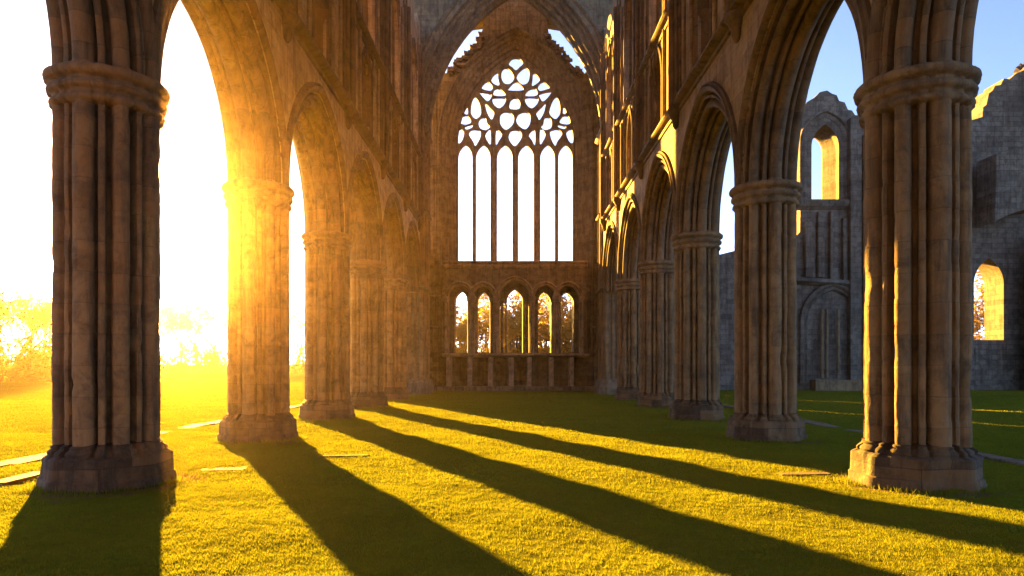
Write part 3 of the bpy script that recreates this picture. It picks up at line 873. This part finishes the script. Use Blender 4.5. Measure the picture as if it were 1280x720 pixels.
def hb(x):
    pts = [(28.0, 15.0), (28.8, 15.2), (28.9, 16.0), (29.0, 16.4), (29.0, 18.5), (29.8, 18.9), (31, 19.8), (33, 21), (36, 22), (40, 21)]
    for (a, b), (c, d) in zip(pts, pts[1:]):
        if x <= c: 
            v = b + (d - b) * (x - a) / (c - a); break
    else: v = pts[-1][1]
    return v + .25 * noise.noise(Vector((x * 4, 2, 5))) + .15 * noise.cell(Vector((x * 3, 0, 0)))
bw = thing('broken_wall', 'high broken rubble wall at the far right behind the near dark pier', 'ruin wall', (0, 0, 0))
o = rubble_wall('rubble_core', '', 29.9, 39, hb, 38.6, 40.7, M_rubble); o.parent = bw
q = MB(); m_ = lambda u, t, z: (u, t, z)
def g_(px, py): return P(px, py, 37.2)
plate(q, [g_(1236, 196), g_(1262, 188), g_(1300, 186), g_(1300, 262), g_(1268, 266), g_(1250, 272), g_(1234, 280)], [], 36.6, 38.15, m_)
q.build('ashlar_block', M_grey, bw, smooth=0, bevel=.05)
q = MB(); plate(q, [(28.6, -.3), (32.5, -.3), (32.5, 9.3), (30.2, 9.2), (29.8, 8.2), (29.4, 9.0), (29.0, 8.0), (28.8, 6.9), (28.6, 7.2)], [], 37.4, 38.1, m_)
q.build('lower_facing', M_rubble, bw, smooth=0, bevel=.05)

# ------------------------------------------------------------------ kerbs and slabs in the turf
def kerb(x, y0, y1, w, h, label, seed):
    h *= .45; r = random.Random(seed); mb = MB(); y = y0
    while y < y1:
        l = r.uniform(.5, 1.1)
        mb.box(x - w / 2 + r.uniform(-.03, .03), x + w / 2 + r.uniform(-.03, .03), y, min(y1, y + l - .02), -.12, h + r.uniform(-.02, .012), .012)
        y += l
    tag(mb.build('stone_kerb', M_slab, None, smooth=0, bevel=.015), label, 'kerb')
kerb(-7.6, 2, 33, .36, .055, 'long pale stone kerb in the grass outside the left piers', 1)
kerb(7.65, 2, 33, .36, .05, 'long stone kerb in shaded grass outside the right piers', 2)
kerb(-6.35, 5.2, 9.3, .26, .09, 'short worn stone kerb just left of the nearest left pier', 3)
def slab(x, y, w, d, h, rz, label):
    mb = MB(); n = 14
    pts = [(math.cos(2 * math.pi * k / n), math.sin(2 * math.pi * k / n)) for k in range(n)]
    rows = []
    for z, s_ in ((-.1, 1), (h - .01, 1), (h, .97)):
        rows.append([(w / 2 * s_ * max(-1, min(1, cx * 1.35)) + rnd.uniform(-.012, .012), d / 2 * s_ * max(-1, min(1, cy * 1.35)), z) for cx, cy in pts])
    mb.grid(rows, cu=True, cap1=True)
    o = mb.build('stone_slab', M_slab, None, smooth=30); o.location = (x, y, 0); o.rotation_euler = (0, 0, rz)
    tag(o, label, 'slab')
slab(-4.1, 9.75, .62, .34, .012, .12, 'flat stone slab in the lawn at the right foot of the nearest left pier')
slab(-2.75, 11.1, .85, .06, .016, .1, 'thin sliver of stone lying in the shadow of the glowing pier')
slab(4.0, 9.3, .7, .16, .012, .1, 'thin flat stone in the sunlit turf at the left foot of the near right pier')

# ------------------------------------------------------------------ trees and bushes
def leaf_quads(mb, c, rad, n, size, r, flat=1.0):
    for _ in range(n):
        d = Vector((r.gauss(0, 1), r.gauss(0, 1), r.gauss(0, 1) * flat)).normalized() * (rad * r.random() ** .45)
        p = Vector(c) + d
        a = Vector((r.gauss(0, 1), r.gauss(0, 1), r.gauss(0, 1))).normalized(); b = a.orthogonal().normalized()
        s_ = size * r.uniform(.6, 1.3)
        q = a * s_; w = b * s_ * .6
        mb.add([tuple(p - q), tuple(p + w), tuple(p + q), tuple(p - w)], [(0, 1, 2, 3)])
def make_tree(seed, h, leafy):
    r = random.Random(seed)
    root = put(bpy.data.objects.new('field_tree', None))
    tk = MB(); cr = MB(); lf = MB(); tips = []
    def grow(p, d, l, rad, lev):
        mb = tk if lev < 2 else cr
        n = 3; q = Vector(p)
        for i in range(n):
            d = (d + Vector((r.gauss(0, .13), r.gauss(0, .13), r.gauss(0, .08) + .03 * lev))).normalized()
            e = q + d * l / n
            mb.tube(q, e, rad * (1 - .22 * i), rad * (1 - .22 * (i + 1)), 6 if lev < 2 else 3)
            q = e
            if lev >= 1 and i < 2 and lev < 5 and r.random() < .75: branch(q, d, l * .62, rad * .45, lev + 1)
        if lev < 5:
            for k in range(3 if lev < 3 else 2): branch(q, d, l * r.uniform(.62, .82), rad * .5, lev + 1)
        else: tips.append(tuple(q))
    def branch(q, d, l, rad, lev):
        a = d.orthogonal().normalized(); a.rotate(__import__('mathutils').Quaternion(d, r.uniform(0, 6.28)))
        nd = (d * math.cos(R(r.uniform(22, 48))) + a * math.sin(R(r.uniform(25, 50)))).normalized()
        grow(q, nd, l, max(rad, .013), lev)
    grow(Vector((0, 0, -.3)), Vector((0, 0, 1)), h * .26, h * .022, 0)
    tk.build('trunk', M_bark, root, smooth=60, recalc=False)
    for t in tips:
        if r.random() < leafy: leaf_quads(lf, t, .55, 7, .085, r)
    base = len(cr.f)
    me_m = MB(); me_m.v = cr.v; me_m.f = cr.f
    b = me_m.build('branches', M_bark, root, smooth=0, recalc=False)
    lf.build('crown', M_leaf, root, smooth=0, recalc=False)
    zz = max(t[2] for t in tips)
    return root, zz
TP = [make_tree(41, 12, .55), make_tree(42, 12, .85), make_tree(43, 12, .35)]
spots = []
rt = random.Random(9)
words = ['bare topped', 'bushy', 'thin twiggy']
desc = {0: 'at the far left edge', 1: 'left of the nearest left pier'}
tl = [  # px, depth, height, variety
 (-150, 60, 8.5, 1), (-95, 62, 8.2, 1), (-50, 60, 9.0, 0), (-15, 59, 8.6, 1), (16, 61, 9.2, 2), (40, 60, 7.9, 1), (66, 62, 7.6, 1), (110, 112, 12, 0), (150, 109, 12, 2), (190, 113, 12.5, 1),
 (226, 110, 12, 1), (248, 112, 14.5, 2), (272, 108, 13, 0), (310, 112, 12, 1), (345, 110, 12, 0), (368, 113, 12.5, 2), (405, 111, 12, 1), (445, 113, 12.5, 0), (500, 112, 12, 1)]
tlab = {-15: 'twiggy tree cut by the left picture edge beyond the sunlit field', 16: 'tallest bare tree beyond the field left of the nearest pier', 40: 'low round bushy tree beyond the field, just left of the nearest pier',
 66: 'bushy tree half hidden behind the left edge of the nearest pier', 226: 'hazy bushy tree in the gap just right of the nearest left pier', 248: 'tallest thin branched tree in the glowing gap between first and second left piers',
 272: 'hazy tree touching the left edge of the glowing second pier', 368: 'slim hazy tree in the narrow gap between second and third left piers'}
usedt = set()
for px, d, h, k in tl:
    pr, zz = TP[k]
    o = pr if k not in usedt else copy_tree(pr); usedt.add(k)
    s_ = h / zz
    o.location = ((px - HX) * d / F, d, 0); o.scale = (s_ * 1.15, s_ * 1.15, s_); o.rotation_euler = (0, 0, rt.uniform(0, 6.28))
    tag(o, tlab.get(px, 'leafy field tree beyond the left edge of the picture' if px < -20 else 'tree of the far field edge standing hidden behind the left piers'), 'tree', 'trees along the far edge of the field')

und = MB(); r = random.Random(77)
for i in range(300):
    x = r.uniform(-100, -8); y = r.uniform(103, 108); h = r.uniform(2.6, 4.8) + 1.2 * math.sin(x * .35)
    for k in range(3):
        leaf_quads(und, (x + r.uniform(-.8, .8), y, h * (k + .5) / 3.2), 1.5, 42, .20, r, .8)
for i in range(150):
    x = r.uniform(-66, -37.5); y = r.uniform(57, 60); h = r.uniform(3.2, 5.0) + .8 * math.sin(x * .5)
    for k in range(3):
        leaf_quads(und, (x + r.uniform(-.5, .5), y, h * (k + .5) / 3.2), 1.15, 60, .13, r, .8)
tag(und.build('undergrowth', M_leaf, None, smooth=0, recalc=False), 'dense dark hedge and scrub under the trees beyond the field', 'undergrowth', kind='stuff')

def make_bush(seed, h, w):
    r = random.Random(seed); root = put(bpy.data.objects.new('bush', None)); st = MB(); lf = MB()
    for k in range(44):
        a = r.uniform(0, 6.28); rr = w / 2 * r.random() ** .6; z = h * r.uniform(.08, .95) * (1 - .35 * (rr / (w / 2)) ** 2)
        c = (rr * math.cos(a), rr * math.sin(a), z)
        st.tube((c[0] * .15, c[1] * .15, -.1), (c[0] * .6, c[1] * .6, z * .55), .06, .04, 5); st.tube((c[0] * .6, c[1] * .6, z * .55), c, .04, .015, 4)
        leaf_quads(lf, c, .85, 260, .12, r)
    st.build('stem', M_bark, root, smooth=0, recalc=False); lf.build('foliage', M_bush, root, smooth=0, recalc=False)
    return root
b0 = make_bush(1, 8.6, 3.8)
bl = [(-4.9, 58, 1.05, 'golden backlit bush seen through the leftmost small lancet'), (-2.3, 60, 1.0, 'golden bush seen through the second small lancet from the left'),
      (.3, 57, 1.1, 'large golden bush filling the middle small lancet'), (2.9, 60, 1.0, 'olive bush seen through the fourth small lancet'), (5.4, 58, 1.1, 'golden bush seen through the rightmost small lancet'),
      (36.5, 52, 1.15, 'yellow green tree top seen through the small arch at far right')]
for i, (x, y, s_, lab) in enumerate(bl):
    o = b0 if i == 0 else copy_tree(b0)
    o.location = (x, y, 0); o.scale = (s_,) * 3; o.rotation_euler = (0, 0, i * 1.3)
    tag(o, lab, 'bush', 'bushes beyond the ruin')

# ------------------------------------------------------------------ haze
hz = MB(); hz.box(-135, 60, -12, 130, -1.6, 24.6)
hm = bpy.data.materials.new('haze_air'); t, N, L = nt(hm)
out = N.new('ShaderNodeOutputMaterial'); pv = N.new('ShaderNodeVolumePrincipled')
pv.inputs['Color'].default_value = (1.0, .73, .43, 1); pv.inputs['Density'].default_value = .0005; pv.inputs['Anisotropy'].default_value = .93
L.new(pv.outputs[0], out.inputs['Volume'])
tag(hz.build('haze', hm, None, smooth=0), 'warm evening haze filling the ruin and the field', 'haze', kind='stuff')

# ------------------------------------------------------------------ light, sky, camera
sd = Vector((-math.sin(SUN_AZ) * math.cos(SUN_EL), math.cos(SUN_AZ) * math.cos(SUN_EL), math.sin(SUN_EL)))
su = bpy.data.lights.new('sun', 'SUN'); su.energy = 5.0; su.angle = R(.55); su.color = (1.0, .50, .06)
so = put(bpy.data.objects.new('sun', su)); so.rotation_euler = sd.to_track_quat('Z', 'Y').to_euler()
w = bpy.data.worlds.new('World'); scn.world = w; w.use_nodes = True
N = w.node_tree.nodes; L = w.node_tree.links; N.clear()
sk = N.new('ShaderNodeTexSky'); sk.sky_type = 'NISHITA'; sk.sun_disc = False
sk.sun_elevation = SUN_EL; sk.sun_rotation = -SUN_AZ
sk.air_density = .2; sk.dust_density = .15; sk.ozone_density = .4
bg = N.new('ShaderNodeBackground'); bg.inputs[1].default_value = .05
wo = N.new('ShaderNodeOutputWorld'); L.new(sk.outputs[0], bg.inputs[0]); L.new(bg.outputs[0], wo.inputs[0])

cam = bpy.data.cameras.new('camera'); co = put(bpy.data.objects.new('camera', cam))
co.location = (0, 0, EYE); co.rotation_euler = (R(90), 0, 0)
cam.sensor_width = 36; cam.lens = 36 * F / 1280; cam.shift_y = (HY - 360) / 1280
cam.clip_start = .05; cam.clip_end = 5000
scn.camera = co
vs = scn.view_settings
vs.view_transform = 'Standard'; vs.look = 'None'; vs.gamma = 1; vs.use_curve_mapping = False; vs.exposure = 4.25
cy = scn.cycles
cy.use_denoising = True; cy.max_bounces = 6; cy.diffuse_bounces = 2; cy.transmission_bounces = 3; cy.volume_bounces = 0
cy.sample_clamp_indirect = 4.0
